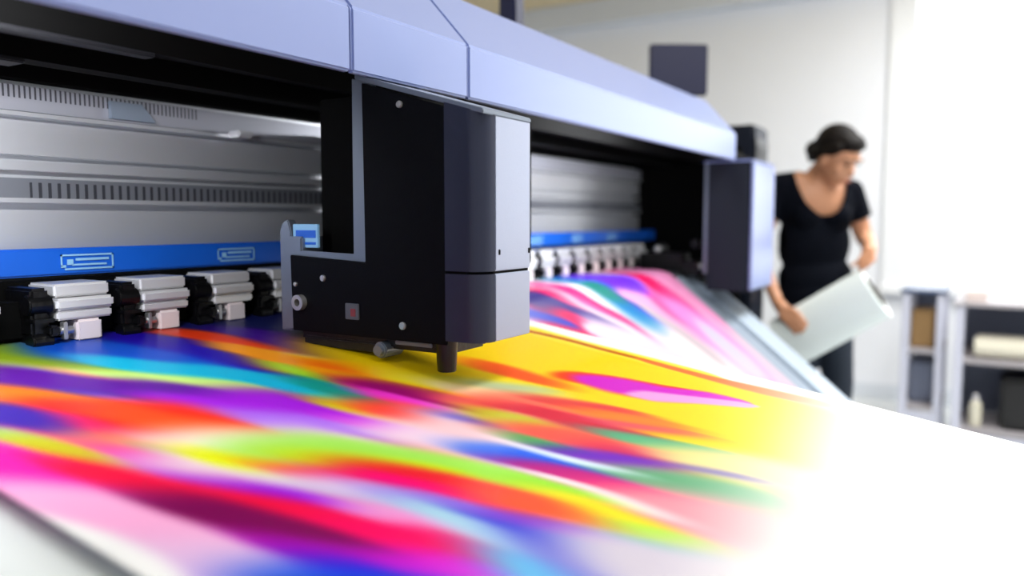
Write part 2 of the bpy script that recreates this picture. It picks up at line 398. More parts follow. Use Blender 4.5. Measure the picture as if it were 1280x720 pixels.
# ---------------------------------------------------------------- printed sheets
def art(text, XX, YY, base=(251,250,248)):
    col = np.empty(XX.shape+(3,)); col[:] = base
    for ln in text.strip().splitlines():
        w = ln.split()
        if w[0] == 'smear':                   # soften the ink along the flow of the design (dx, dy, half length)
            dx, dy, hl = (float(a) for a in w[1:])
            gx = (XX[0,-1]-XX[0,0])/(XX.shape[1]-1); gy = abs(YY[-1,0]-YY[0,0])/(YY.shape[0]-1)
            n = max(2, int(hl/gy)); acc = np.zeros_like(col); tw = 0
            jj, ii = np.indices(XX.shape)
            for k in range(-n, n+1):
                wt = 1-abs(k)/(n+1); tw += wt
                di = int(round(k*gy*dx/abs(dy)/gx))
                acc += wt*col[np.clip(jj+k,0,XX.shape[0]-1), np.clip(ii+di,0,XX.shape[1]-1)]
            col = acc/tw
            continue
        if w[0] == 'glare_fade':                    # whitens between two lines: window glare put into the ink, part bare stock
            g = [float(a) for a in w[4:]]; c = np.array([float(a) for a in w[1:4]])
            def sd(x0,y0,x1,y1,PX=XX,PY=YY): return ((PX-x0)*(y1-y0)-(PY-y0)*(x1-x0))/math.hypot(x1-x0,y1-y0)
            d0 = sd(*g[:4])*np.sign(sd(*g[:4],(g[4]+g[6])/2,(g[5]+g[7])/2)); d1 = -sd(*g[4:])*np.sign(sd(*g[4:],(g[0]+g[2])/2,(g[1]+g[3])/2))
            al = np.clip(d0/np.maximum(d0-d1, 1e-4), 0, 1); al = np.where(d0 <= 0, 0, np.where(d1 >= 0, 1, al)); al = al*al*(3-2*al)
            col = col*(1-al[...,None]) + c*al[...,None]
            continue
        c = np.array([float(a) for a in w[:3]]); soft = float(w[3])
        v = np.array([float(a) for a in w[4:]]).reshape(-1,3)
        # round the hand-measured centre lines with one Catmull-Rom pass
        pts = []
        n = len(v)
        for i in range(n-1):
            p0,p1,p2,p3 = v[max(i-1,0)],v[i],v[i+1],v[min(i+2,n-1)]
            for t in (0,.34,.67):
                pts.append(.5*((2*p1)+(-p0+p2)*t+(2*p0-5*p1+4*p2-p3)*t*t+(-p0+3*p1-3*p2+p3)*t**3))
        pts.append(v[-1]); v = np.array(pts); v[:,2] = np.maximum(v[:,2], .0012)
        pad = v[:,2].max()*(1+soft)+.03
        mk = (XX>v[:,0].min()-pad)&(XX<v[:,0].max()+pad)&(YY>v[:,1].min()-pad)&(YY<v[:,1].max()+pad)
        if not mk.any(): continue
        px, py = XX[mk], YY[mk]; best = np.full(px.shape, 9.0)
        L = sum(math.hypot(*(v[i+1,:2]-v[i,:2])) for i in range(len(v)-1)); acc = 0
        for i in range(len(v)-1):
            a, b = v[i], v[i+1]; dx, dy = b[0]-a[0], b[1]-a[1]; l2 = dx*dx+dy*dy+1e-12; l = math.sqrt(l2)
            t = ((px-a[0])*dx+(py-a[1])*dy)/l2; tc = np.clip(t,0,1)
            d = np.abs((px-a[0])*-dy+(py-a[1])*dx)/l; e = (t-tc)*l
            s_ = (acc+tc*l)/L
            tip = np.clip(np.minimum(s_, 1-s_)/.10, 0, 1)       # pointed, feathered ends
            ww = (a[2]+(b[2]-a[2])*tc)*(.5+.5*np.sqrt(tip))*1.12
            lw = np.maximum(ww*1.5, .008)
            dd = np.sqrt((d/ww)**2 + (e/lw)**2)
            best = np.minimum(best, dd); acc += l
        al = np.clip((1+soft-best)/(2*soft), 0, 1); al = al*al*(3-2*al)
        col[mk] = col[mk]*(1-al[:,None]) + c*al[:,None]
    return col
def sheet(name, path, x0, x1, nx, ny, text, step_lines):
    # arc-length samples of the feed path
    P = np.array(path); seg = np.hypot(*(P[1:]-P[:-1]).T); cum = np.concatenate([[0],np.cumsum(seg)])
    tt = np.linspace(0, cum[-1], ny)
    Y = np.interp(tt, cum, P[:,0]); Zz = np.interp(tt, cum, P[:,1])
    ker = np.ones(13)/13
    Zp = np.pad(Zz, 6, mode='edge'); Yp = np.pad(Y, 6, mode='edge')
    Zs = np.convolve(Zp, ker, 'valid'); Ys = np.convolve(Yp, ker, 'valid'); Zs[:6]=Zz[:6]; Zs[-6:]=Zz[-6:]; Ys[:6]=Y[:6]; Ys[-6:]=Y[-6:]
    X = np.linspace(x0, x1, nx)
    XX, TT = np.meshgrid(X, tt); YY = np.interp(TT, cum, P[:,0]); YY = np.repeat(Ys[:,None], nx, 1); ZZ = np.repeat(Zs[:,None], nx, 1)
    col = art(text, XX, YY)
    co = np.stack([XX, YY, ZZ+H], -1).reshape(-1,3)
    me = bpy.data.meshes.new(name)
    idx = np.arange(nx*ny).reshape(ny,nx)
    f = np.stack([idx[:-1,:-1], idx[:-1,1:], idx[1:,1:], idx[1:,:-1]], -1).reshape(-1,4)
    me.vertices.add(len(co)); me.vertices.foreach_set('co', co.ravel())
    me.loops.add(f.size); me.loops.foreach_set('vertex_index', f.ravel().astype(np.int32))
    me.polygons.add(len(f)); me.polygons.foreach_set('loop_start', np.arange(0,f.size,4,dtype=np.int32))
    me.update(calc_edges=True); me.validate()
    c = col.reshape(-1,3)/255; c = np.where(c<=.04045, c/12.92, ((c+.055)/1.055)**2.4)*.86   # white vinyl is not a perfect mirror of light
    at = me.color_attributes.new('ink', 'FLOAT_COLOR', 'POINT')
    at.data.foreach_set('color', np.concatenate([c, np.ones((len(c),1))],1).astype(np.float32).ravel())
    me.shade_smooth(); me.materials.append(M['print'])
    o = bpy.data.objects.new(name, me); C.objects.link(o)
    s = o.modifiers.new('thickness', 'SOLIDIFY'); s.thickness = .0012; s.offset = 1 if me.polygons[0].normal.z < 0 else -1
    return recentre(o)
ART1 = '''24 32 96 .3 0.544 1.266 0.0701 0.699 1.213 0.1102 0.816 1.181 0.1281 0.965 1.099 0.1633 1.132 1.024 0.214
64 48 168 .3 0.411 1.039 0.1084 0.524 0.915 0.0964 0.622 0.753 0.08 0.694 0.63 0.0794
240 96 112 .3 0.336 0.858 0.0498 0.429 0.754 0.0476 0.491 0.656 0.0582 0.541 0.545 0.0594
255 144 176 .3 0.574 0.634 0.0878 0.655 0.538 0.1131 0.723 0.438 0.1257 0.772 0.326 0.1108 0.795 0.228 0.1056
248 184 160 .3 0.749 0.64 0.1346 0.812 0.538 0.1504 0.879 0.415 0.1491 0.902 0.299 0.1103
176 176 224 .4 0.517 0.52 0.0565 0.563 0.445 0.06 0.565 0.342 0.0922 0.597 0.237 0.0931 0.646 0.144 0.0852
255 79 168 .35 0.35 0.827 0.056 0.39 0.74 0.0497 0.42 0.663 0.0471 0.438 0.587 0.0458 0.455 0.515 0.0414
248 184 226 .45 0.323 0.739 0.0171 0.362 0.664 0.0308 0.385 0.61 0.0289 0.4 0.548 0.0375 0.419 0.485 0.0426
255 176 224 .5 0.356 0.677 0.0241 0.383 0.607 0.0259 0.4 0.548 0.0271
255 16 168 .5 0.339 0.802 0.0386 0.377 0.741 0.0239 0.408 0.693 0.0217 0.423 0.656 0.0172
245 8 63 .4 0.393 0.744 0.0151 0.419 0.686 0.0229 0.453 0.618 0.0226 0.483 0.546 0.0253 0.511 0.476 0.0281 0.532 0.412 0.0265 0.542 0.36 0.025
248 0 96 .5 0.483 0.487 0.0217 0.512 0.422 0.0269 0.532 0.377 0.0267
124 0 82 .45 0.405 0.635 0.0096 0.429 0.585 0.0202 0.447 0.526 0.0213 0.473 0.459 0.0136 0.484 0.424 0.0096
232 192 234 .5 0.359 0.503 0.0475 0.388 0.458 0.0367 0.402 0.432 0.0284
168 0 184 .5 0.424 0.509 0.0122 0.457 0.444 0.0123 0.491 0.389 0.0149 0.517 0.343 0.0185
60 16 216 .45 0.424 0.454 0.0127 0.454 0.407 0.0171 0.479 0.348 0.0264
11 72 224 .5 0.395 0.432 0.0334 0.424 0.38 0.0389 0.453 0.344 0.0355
216 24 216 .5 0.483 0.398 0.0162 0.506 0.367 0.0175 0.517 0.343 0.0135
134 160 24 .45 0.521 1.214 0.0777 0.573 1.132 0.0477 0.601 1.046 0.0346 0.615 0.997 0.0271
13 79 200 .35 0.631 1.178 0.0271 0.667 1.099 0.0633 0.732 1.024 0.0756 0.758 0.915 0.0465 0.757 0.817 0.0273 0.776 0.733 0.0178
8 180 220 .4 0.62 1.079 0.0217 0.65 0.978 0.0299 0.688 0.896 0.0382 0.716 0.819 0.0302 0.743 0.744 0.0216 0.769 0.698 0.0128
32 8 168 .4 0.755 1.154 0.0475 0.783 1.054 0.0462 0.772 0.915 0.0328 0.768 0.845 0.022
240 168 120 .4 0.561 1.033 0.0119 0.574 0.982 0.017 0.602 0.941 0.0151
200 240 124 .4 0.585 1.001 0.0144 0.618 0.931 0.0179 0.65 0.863 0.0218 0.692 0.791 0.0123
92 16 152 .4 0.475 1.11 0.0385 0.515 1.02 0.0321 0.551 0.944 0.0267 0.588 0.887 0.0308 0.613 0.814 0.0322 0.659 0.754 0.0395 0.677 0.705 0.0258
164 24 224 .4 0.567 0.856 0.0159 0.606 0.79 0.025 0.653 0.748 0.0422 0.678 0.68 0.0279 0.692 0.642 0.0176
176 112 244 .45 0.533 0.882 0.0097 0.551 0.803 0.0161 0.603 0.731 0.023 0.657 0.659 0.0255 0.71 0.559 0.0199
255 124 0 .4 0.433 1.016 0.0345 0.469 0.949 0.0307 0.501 0.877 0.022 0.524 0.837 0.0224
252 40 24 .35 0.467 0.911 0.0166 0.481 0.841 0.0449 0.517 0.796 0.0525 0.551 0.748 0.0287 0.585 0.709 0.0147
255 74 20 .45 0.507 0.84 0.0262 0.53 0.773 0.0203 0.574 0.723 0.0147
232 16 96 .4 0.442 0.864 0.0196 0.455 0.827 0.023 0.469 0.793 0.0114
60 28 160 .4 0.402 0.944 0.0391 0.431 0.875 0.0267 0.438 0.825 0.0154 0.441 0.802 0.0068
160 200 120 .4 0.375 0.885 0.0139 0.402 0.818 0.011 0.418 0.789 0.0071
200 190 20 .4 0.394 0.817 0.0086 0.411 0.777 0.014 0.425 0.734 0.0107 0.436 0.707 0.0063
255 128 96 .45 0.433 0.788 0.0126 0.475 0.746 0.0194 0.522 0.708 0.0156
248 184 208 .45 0.489 0.741 0.011 0.529 0.705 0.0224 0.579 0.677 0.0184
154 154 96 .4 0.467 0.736 0.008 0.491 0.705 0.006 0.504 0.685 0.0049
224 32 160 .4 0.445 0.74 0.0064 0.457 0.707 0.0144 0.469 0.674 0.0095
224 144 216 .5 0.449 0.696 0.0187 0.479 0.663 0.0242 0.509 0.619 0.0214 0.529 0.575 0.0153
154 16 224 .4 0.448 0.657 0.0065 0.47 0.617 0.0081 0.493 0.578 0.0112 0.512 0.536 0.0094 0.528 0.501 0.0078
224 200 238 .45 0.51 0.598 0.0143 0.545 0.548 0.018 0.575 0.503 0.0144
244 240 224 .5 0.526 0.702 0.0198 0.552 0.646 0.0516 0.609 0.635 0.0228 0.654 0.583 0.0165
232 244 0 .4 0.502 0.682 0.0109 0.52 0.644 0.0204 0.544 0.602 0.0132
164 232 88 .4 0.549 0.655 0.0322 0.597 0.623 0.0326 0.633 0.575 0.0254 0.668 0.505 0.0255 0.697 0.422 0.0267 0.71 0.39 0.0143
212 224 8 .4 0.564 0.612 0.0186 0.606 0.563 0.0167 0.643 0.507 0.0144 0.671 0.445 0.0141 0.697 0.383 0.0159
255 208 0 .4 0.519 0.631 0.0078 0.545 0.604 0.0079
238 28 48 .35 0.589 0.558 0.0138 0.609 0.522 0.0233 0.637 0.462 0.0224 0.654 0.395 0.0267 0.667 0.357 0.0214
248 0 112 .4 0.525 0.604 0.0067 0.585 0.543 0.0117 0.604 0.497 0.0109 0.625 0.443 0.014 0.632 0.401 0.0148
240 152 216 .45 0.524 0.498 0.0125 0.548 0.452 0.0171 0.569 0.413 0.0124
154 124 232 .4 0.566 0.506 0.0104 0.588 0.464 0.0154 0.605 0.419 0.0133
168 212 234 .45 0.57 0.469 0.0121 0.58 0.421 0.0152 0.57 0.37 0.0151 0.541 0.32 0.0171 0.525 0.281 0.0238
58 66 216 .4 0.593 0.421 0.0066 0.612 0.379 0.0165 0.606 0.325 0.0272 0.595 0.265 0.0395 0.589 0.22 0.0385
124 40 204 .4 0.605 0.401 0.0067 0.626 0.37 0.0117 0.645 0.32 0.0106
96 192 240 .45 0.549 0.356 0.0108 0.546 0.323 0.0197 0.537 0.288 0.021
60 8 144 .35 0.891 1.115 0.0315 0.908 1.016 0.0453 0.899 0.898 0.0359 0.885 0.818 0.0145
240 60 16 .4 0.808 1.17 0.0276 0.838 1.088 0.0279 0.835 0.989 0.0276 0.844 0.945 0.018
255 156 8 .3 0.81 1.032 0.0236 0.815 0.947 0.0247 0.808 0.839 0.0434 0.836 0.774 0.0342 0.863 0.737 0.0274
255 58 16 .35 0.851 0.834 0.0317 0.878 0.765 0.0342 0.898 0.692 0.0347 0.905 0.6 0.0256 0.91 0.551 0.0222
255 176 0 .4 0.825 0.763 0.0181 0.853 0.7 0.0179 0.875 0.646 0.0141
168 224 32 .4 0.787 0.89 0.0143 0.778 0.808 0.0153 0.78 0.751 0.0138 0.786 0.713 0.0144
18 152 140 .4 0.756 0.801 0.0191 0.761 0.747 0.0195 0.771 0.7 0.0199
152 0 108 .3 0.796 0.765 0.0106 0.823 0.717 0.0276 0.845 0.651 0.0262 0.864 0.585 0.0224
244 50 208 .35 0.791 0.718 0.0143 0.799 0.656 0.0195 0.807 0.597 0.0191
212 212 4 .35 0.712 0.72 0.009 0.731 0.691 0.0211 0.752 0.656 0.024
255 64 56 .35 0.755 0.661 0.0299 0.779 0.614 0.0283 0.787 0.558 0.0159 0.798 0.529 0.0111
216 72 232 .4 0.68 0.668 0.0107 0.709 0.619 0.0155 0.731 0.552 0.0172
248 216 238 .4 0.683 0.609 0.0102 0.738 0.557 0.0358 0.755 0.5 0.0371 0.771 0.456 0.0247
192 176 238 .45 0.791 0.597 0.0182 0.815 0.565 0.0243 0.831 0.527 0.0208
84 84 208 .4 0.805 0.572 0.0121 0.825 0.546 0.0152 0.833 0.528 0.0075
248 208 216 .5 0.76 0.586 0.0217 0.784 0.519 0.0258 0.79 0.456 0.0142
26 96 238 .35 0.731 0.501 0.0122 0.747 0.473 0.0243 0.77 0.423 0.0288 0.787 0.371 0.0165 0.804 0.33 0.0094
255 214 2 .18 1.05 0.759 0.0948 1.135 0.687 0.2103 1.186 0.591 0.2185 1.163 0.466 0.181 1.131 0.352 0.2051 1.106 0.231 0.2186 1.101 0.129 0.2122
255 232 40 .3 0.873 0.745 0.0237 0.922 0.666 0.0318 0.981 0.594 0.0361 0.992 0.494 0.0213
255 90 16 .35 1.049 0.695 0.03 1.055 0.624 0.0247 1.058 0.554 0.0158
184 200 160 .45 0.942 0.638 0.0277 0.981 0.594 0.0199 1.024 0.55 0.016
248 232 176 .5 0.901 0.68 0.0145 0.92 0.61 0.0256 0.941 0.569 0.0112
255 112 88 .4 0.856 0.619 0.02 0.925 0.56 0.0357 0.972 0.484 0.0364 1.01 0.404 0.0325
216 36 60 .3 0.87 0.576 0.0132 0.917 0.529 0.0171 0.924 0.436 0.0311 0.944 0.377 0.019
224 56 64 .35 0.961 0.555 0.0114 0.999 0.485 0.019 1.037 0.415 0.0113
255 132 40 .35 0.969 0.482 0.0181 1.01 0.404 0.018 1.033 0.343 0.0143
224 72 104 .35 0.951 0.438 0.0134 0.99 0.373 0.01 1.026 0.319 0.0067
200 200 40 .4 0.848 0.562 0.0178 0.857 0.518 0.0296 0.867 0.477 0.0148
248 88 72 .35 0.826 0.5 0.029 0.858 0.449 0.0321 0.889 0.387 0.029 0.903 0.33 0.0169
64 184 88 .35 0.81 0.485 0.0152 0.815 0.448 0.0152 0.819 0.429 0.0077
80 176 128 .35 0.915 0.432 0.0093 0.929 0.382 0.0186 0.963 0.32 0.0124 0.988 0.265 0.0062
208 28 88 .35 0.86 0.395 0.0137 0.886 0.354 0.0196 0.896 0.317 0.011
106 20 196 .35 0.801 0.44 0.0104 0.832 0.393 0.0183 0.861 0.344 0.013 0.9 0.288 0.0104
238 223 144 .45 0.908 0.332 0.0172 0.933 0.269 0.0427 0.949 0.197 0.0534 0.923 0.122 0.0556
110 96 176 .4 0.886 0.303 0.008 0.91 0.253 0.008 0.925 0.21 0.008
92 168 120 .4 0.799 0.367 0.012 0.825 0.31 0.0263 0.849 0.244 0.0355 0.857 0.177 0.0397
224 240 255 .35 0.789 0.477 0.0059 0.793 0.425 0.0072 0.804 0.379 0.0073 0.822 0.338 0.0049
192 0 128 .35 0.727 0.46 0.0092 0.75 0.412 0.018 0.76 0.358 0.0257 0.77 0.307 0.021
252 44 104 .4 0.749 0.334 0.0272 0.764 0.287 0.0286 0.77 0.237 0.0274
250 148 164 .5 0.743 0.296 0.0359 0.765 0.236 0.0532 0.778 0.175 0.0568 0.774 0.115 0.0526
152 228 48 .35 0.688 0.446 0.0141 0.7 0.404 0.0181 0.716 0.356 0.0158 0.723 0.323 0.0095
255 255 255 .5 0.725 0.439 0.0043 0.741 0.368 0.0051 0.741 0.313 0.0073 0.737 0.259 0.0069
244 228 8 .35 0.689 0.388 0.0126 0.693 0.344 0.0239 0.699 0.295 0.0178 0.71 0.266 0.0108
180 232 68 .4 0.677 0.302 0.0138 0.693 0.259 0.0153 0.706 0.217 0.0151
80 192 160 .4 0.662 0.287 0.0065 0.672 0.252 0.0064 0.689 0.219 0.0064
252 84 40 .35 0.649 0.411 0.0257 0.667 0.367 0.0212 0.67 0.324 0.0114
208 200 216 .5 0.63 0.305 0.0185 0.625 0.248 0.0438 0.641 0.183 0.0621 0.673 0.124 0.0677
smear .27 -1 .045
252 252 252 .35 0.301 0.717 0.0199 0.308 0.658 0.022 0.323 0.575 0.0279 0.328 0.505 0.0302
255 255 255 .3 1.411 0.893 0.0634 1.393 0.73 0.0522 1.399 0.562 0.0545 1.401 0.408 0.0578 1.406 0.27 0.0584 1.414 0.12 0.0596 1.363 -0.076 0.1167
248 228 48 .4 1.358 0.821 0.028 1.349 0.672 0.0245 1.353 0.543 0.0239 1.352 0.394 0.0224
200 104 6 .35 1.335 0.808 0.0103 1.351 0.708 0.0097 1.348 0.605 0.009 1.351 0.511 0.0089
232 112 48 .4 1.347 0.541 0.0116 1.342 0.419 0.0141 1.349 0.311 0.0222 1.366 0.211 0.019
244 69 12 .35 1.12 0.565 0.0329 1.158 0.519 0.0242 1.197 0.452 0.0146 1.225 0.408 0.0097
212 28 200 .35 1.132 0.542 0.019 1.148 0.487 0.0426 1.174 0.43 0.0322 1.218 0.38 0.0234 1.243 0.323 0.0144
232 160 224 .45 1.125 0.451 0.0255 1.183 0.381 0.0174 1.237 0.309 0.0132
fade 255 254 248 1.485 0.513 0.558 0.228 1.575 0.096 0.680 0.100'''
ART2 = '''205 176 193 .3 1.604 0.971 0.1895 2.005 0.901 0.1472 2.376 0.744 0.4508 2.429 0.559 0.6329
201 12 83 .35 1.979 1.225 0.0919 1.809 0.996 0.1152 1.913 0.93 0.05 2.01 0.855 0.0462
217 205 203 .4 2.033 1.147 0.1114 2.042 0.968 0.1263 2.151 0.865 0.0903 2.246 0.751 0.1062 2.352 0.588 0.1358
209 94 154 .4 1.962 1.133 0.0665 1.946 0.971 0.019 2.064 0.878 0.0139 2.138 0.786 0.0147
193 42 112 .35 1.927 1.036 0.0428 1.999 0.948 0.0141 2.088 0.864 0.0172 2.129 0.782 0.0153
54 42 116 .4 1.691 1.023 0.0616 1.827 0.958 0.0143 1.933 0.892 0.0236 2.033 0.817 0.029
26 52 177 .4 1.601 0.969 0.0163 1.726 0.927 0.0116 1.799 0.897 0.0093
6 108 169 .35 2.209 1.159 0.0972 2.201 1.017 0.1089 2.291 0.949 0.0316
32 116 108 .4 2.102 0.997 0.0484 2.218 0.945 0.0273 2.29 0.895 0.025
96 39 209 .35 2.299 1.049 0.137 2.332 0.966 0.0426 2.398 0.925 0.0262
213 150 187 .4 2.214 0.956 0.0172 2.354 0.894 0.037 2.44 0.791 0.0602
209 1 76 .35 2.579 1.115 0.0667 2.509 0.982 0.0506 2.56 0.887 0.0712
217 72 138 .4 2.422 0.893 0.0518 2.513 0.815 0.0542 2.563 0.722 0.0505
224 138 185 .4 2.676 1.079 0.1484 2.711 0.941 0.0712 2.716 0.824 0.0567
181 165 173 .4 2.26 0.91 0.0171 2.337 0.808 0.0236 2.391 0.697 0.0299
217 123 193 .45 2.481 0.859 0.0391 2.544 0.771 0.089 2.568 0.67 0.0681
189 181 207 .4 2.541 0.77 0.0511 2.562 0.643 0.0671
smear 1 -.9 .014
209 189 203 .6 1.855 0.878 0.0389 2.041 0.796 0.0568 2.189 0.684 0.0852'''
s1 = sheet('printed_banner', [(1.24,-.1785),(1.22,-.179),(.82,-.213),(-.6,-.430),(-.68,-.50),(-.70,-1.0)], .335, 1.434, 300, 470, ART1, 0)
tag(s1, 'near wide banner with flowing rainbow stripes and a large yellow area, under the print carriage', 'printed banner')
s2 = sheet('printed_banner', [(1.24,-.1785),(1.22,-.179),(1.0,-.187),(.30,-.76),(.215,-.93),(.205,-1.22)], 1.47, 2.745, 240, 260, ART2, 0)
tag(s2, 'far banner with pink and teal stripes, sloping down the grey apron behind the near banner', 'printed banner')

# feed table that carries the near banner
tb = empty('feed_table', (.7, .2, 0), 'pale grey sloping feed table under the near rainbow banner, seen at the bottom left corner', 'table')
MB().prism([(.95,-.216),(.82,-.228),(-.58,-.446),(-.62,-.47),(-.58,-.475),(.82,-.262),(.95,-.25)], .06, 1.40, .003).build('tabletop', 'table', tb)
for x in (.15, 1.3):
    for y in (-.5, .3):
        MB().box(x-.025, x+.025, y-.025, y+.025, Zf, -.37 if y > 0 else -.46, .003).build('leg', 'rack', tb)

# ---------------------------------------------------------------- display, mast, ink cabinet
mo = empty('display_panel', (2.93, 1.04, H+.45), 'dark navy flat display standing up behind the far end of the printer hood', 'display')
rotm = Matrix.Translation((2.93,1.04,0)) @ Matrix.Rotation(-1.0,4,'Z') @ Matrix.Translation((-2.93,-1.04,0))
MB().box(2.82,3.04,1.025,1.05,.465,.655,.006,M4=rotm).build('screen_casing', 'navy', mo)
MB().box(2.915,2.945,1.05,1.07,.445,.60,.004,M4=rotm).cyl((2.93,1.06,.440),(2.93,1.06,.452),.05,n=24).build('stand', 'dark', mo)
recentre(tag(MB().box(1.95,2.005,1.17,1.225,.449,1.743,.006).build('cable_mast', 'navy'), 'dark navy square mast rising from the printer hood to the ceiling', 'mast'))
ink = empty('ink_cabinet', (3.48,1.05,0), 'charcoal box shaped ink cabinet at the far end of the printer, beside the woman', 'cabinet')
MB().box(3.37,3.60,.86,1.25,Zf+.05,.395,.012).build('body', 'box', ink, smooth=30)
MB().box(3.38,3.59,.855,.865,-.30,.34,.003).build('door', 'dark', ink)
MB().box(3.385,3.40,.848,.856,-.05,.05,.002).build('handle', 'silver', ink)
for x in (3.41,3.56):
    for y in (.90,1.2): MB().cyl((x,y,Zf),(x,y,Zf+.052),.018,n=16).build('foot', 'dark', ink)

# ---------------------------------------------------------------- steel racks by the window
def rack(x, y0, y1, top, shelves, label_, top_mat):
    e = empty('steel_rack', (x+.25, (y0+y1)/2, 0), label_, 'rack', 'racks under the window')
    for yy in (y0, y1):
        for xx in (x, x+.45):
            MB().box(xx, xx+.04, yy-.02, yy+.02, Zf, top-.02, .003).build('post', 'rack', e)
    MB().box(x-.01, x+.50, y0-.03, y1+.03, top-.02, top, .003).build('top_board', top_mat, e)
    for z in shelves: MB().box(x+.004, x+.484, y0-.018, y1+.018, z-.028, z, .003).build('shelf', 'shelf', e)
    MB().box(x+.485, x+.492, y0-.018, y1+.018, shelves[-1], top-.02).build('back_panel', 'rackback', e)
    MB().box(x-.004, x+.0, y0-.02, y1+.02, shelves[-1]-.10, shelves[-1]-.03, .001).build('kick_plate', 'rack', e)
    return e
r1 = rack(4.85, .215, .385, -.385, (-.71,-1.03), 'narrow pale steel rack with a dark blue top, just right of the white window post', 'topdark')
r2 = rack(4.75, -.62, .12, -.435, (-.73,-1.10), 'wide pale steel rack below the bright window at the right edge', 'shelf')
def put(o, label_, cat, group=None): return tag(recentre(o), label_, cat, group)
put(MB().box(4.90,5.15,.24,.36,-.71,-.50,.006).build('cardboard_box','card'), 'brown cardboard box on the upper shelf of the narrow rack', 'box')
put(MB().box(4.95,5.2,.235,.365,-1.03,-.80,.01).build('storage_bin','rackback'), 'slate grey storage bin on the lower shelf of the narrow rack', 'bin')
put(MB().box(4.80,5.05,.0,.10,-.435,-.375,.006).build('small_carton','pinkbox'), 'small blush coloured carton on top of the wide rack', 'carton')
put(MB().box(4.80,5.0,-.5,-.2,-.435,-.425,.003).build('paper_stack','pinkbox'), 'thin stack of pale paper on top of the wide rack', 'paper')
for i,(y,z,lb) in enumerate(((-.06,-.675,'front cream paper roll lying on the upper shelf of the wide rack'),)):
    o = MB().cyl((4.83,.05,-.672),(4.83,-.58,-.672),.055,n=28,bev=.004).build('cream_roll','cream',smooth=40)
    put(o, lb, 'roll', 'cream rolls on the wide rack')
put(MB().cyl((4.95,.04,-.674),(4.95,-.56,-.674),.055,n=28,bev=.004).build('cream_roll','cream',smooth=40), 'rear cream paper roll lying behind the front one on the wide rack', 'roll', 'cream rolls on the wide rack')
mc = MB().box(4.80,5.15,-.50,-.08,-1.10,-.83,.02).build('black_machine','blackm',smooth=30)
put(mc, 'black squat machine on the lower shelf of the wide rack', 'machine')
bt = empty('bottle', (4.83,.03,H-1.10), 'cream plastic bottle on the lower shelf of the wide rack', 'bottle')
MB().cyl((4.83,.03,-1.10),(4.83,.03,-.98),.03,n=20,bev=.006).cyl((4.83,.03,-.985),(4.83,.03,-.955),.03,.012,n=20).build('body','cream',bt,smooth=40)
MB().cyl((4.83,.03,-.957),(4.83,.03,-.93),.014,n=16).build('cap','white',bt,smooth=40)
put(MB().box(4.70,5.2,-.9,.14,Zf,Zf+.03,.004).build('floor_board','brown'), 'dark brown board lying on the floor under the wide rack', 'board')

# ---------------------------------------------------------------- the woman with the roll
WB = Vector((3.86,.67,0)); RT = Vector((math.sin(TH),-math.cos(TH),0)); TO = -Vector((math.cos(TH),math.sin(TH),0))
def W(s,n,z): return RT*s+TO*n+Vector((0,0,z))     # local metres: s to her left hand side, n forward, z up
ROT = Matrix((RT,TO,Vector((0,0,1)))).transposed()
class Blob:
    def __init__(s): s.m = MB(False)
    def limb(s, pts):
        for i in range(len(pts)-1):
            (a,ra),(b,rb) = pts[i],pts[i+1]
            A,B = W(*a),W(*b); L=(B-A).length; n=max(3,int(L/(min(ra,rb)*.35)))
            for k in range(n+1):
                t=k/n; s.m.ball(A.lerp(B,t), ra+(rb-ra)*t, u=14, v=9)
        return s
    def ell(s, c, r, q=None):
        rot = ROT if q is None else q
        s.m.ball(W(*c), 1, sc=r if q is None else tuple(v*HS for v in r), rot=rot, u=20, v=14); return s
    def done(s, name, m, parent, vox=.009, it=6, cut=None, solid=0):
        o = s.m.build(name, None, None)
        md = o.modifiers.new('r','REMESH'); md.mode='VOXEL'; md.voxel_size=vox
        sm = o.modifiers.new('s','SMOOTH'); sm.iterations=it; sm.factor=.5
        dg = bpy.context.evaluated_depsgraph_get()
        me = bpy.data.meshes.new_from_object(o.evaluated_get(dg)); me.name=name
        bpy.data.objects.remove(o)
        if cut:
            planes, pred, snap = cut
            b = bmesh.new(); b.from_mesh(me); inv = ROT.inverted()
            for (pc, pn) in planes:
                bmesh.ops.bisect_plane(b, geom=b.verts[:]+b.edges[:]+b.faces[:], plane_co=W(*pc), plane_no=ROT @ Vector(pn), dist=1e-5)
            dl = [f for f in b.faces if pred(inv @ f.calc_center_median())]
            bmesh.ops.delete(b, geom=dl, context='FACES')
            if snap:
                for v in b.verts:
                    if v.is_boundary:
                        q_ = snap(inv @ v.co)
                        if q_ is not None: v.co = ROT @ q_
            b.to_mesh(me); b.free()
        me.shade_smooth(); me.materials.clear(); me.materials.append(M[m])
        o = bpy.data.objects.new(name, me); C.objects.link(o); o.parent = parent
        if solid:
            md = o.modifiers.new('t','SOLIDIFY'); md.thickness = solid; md.offset = -1
        return o
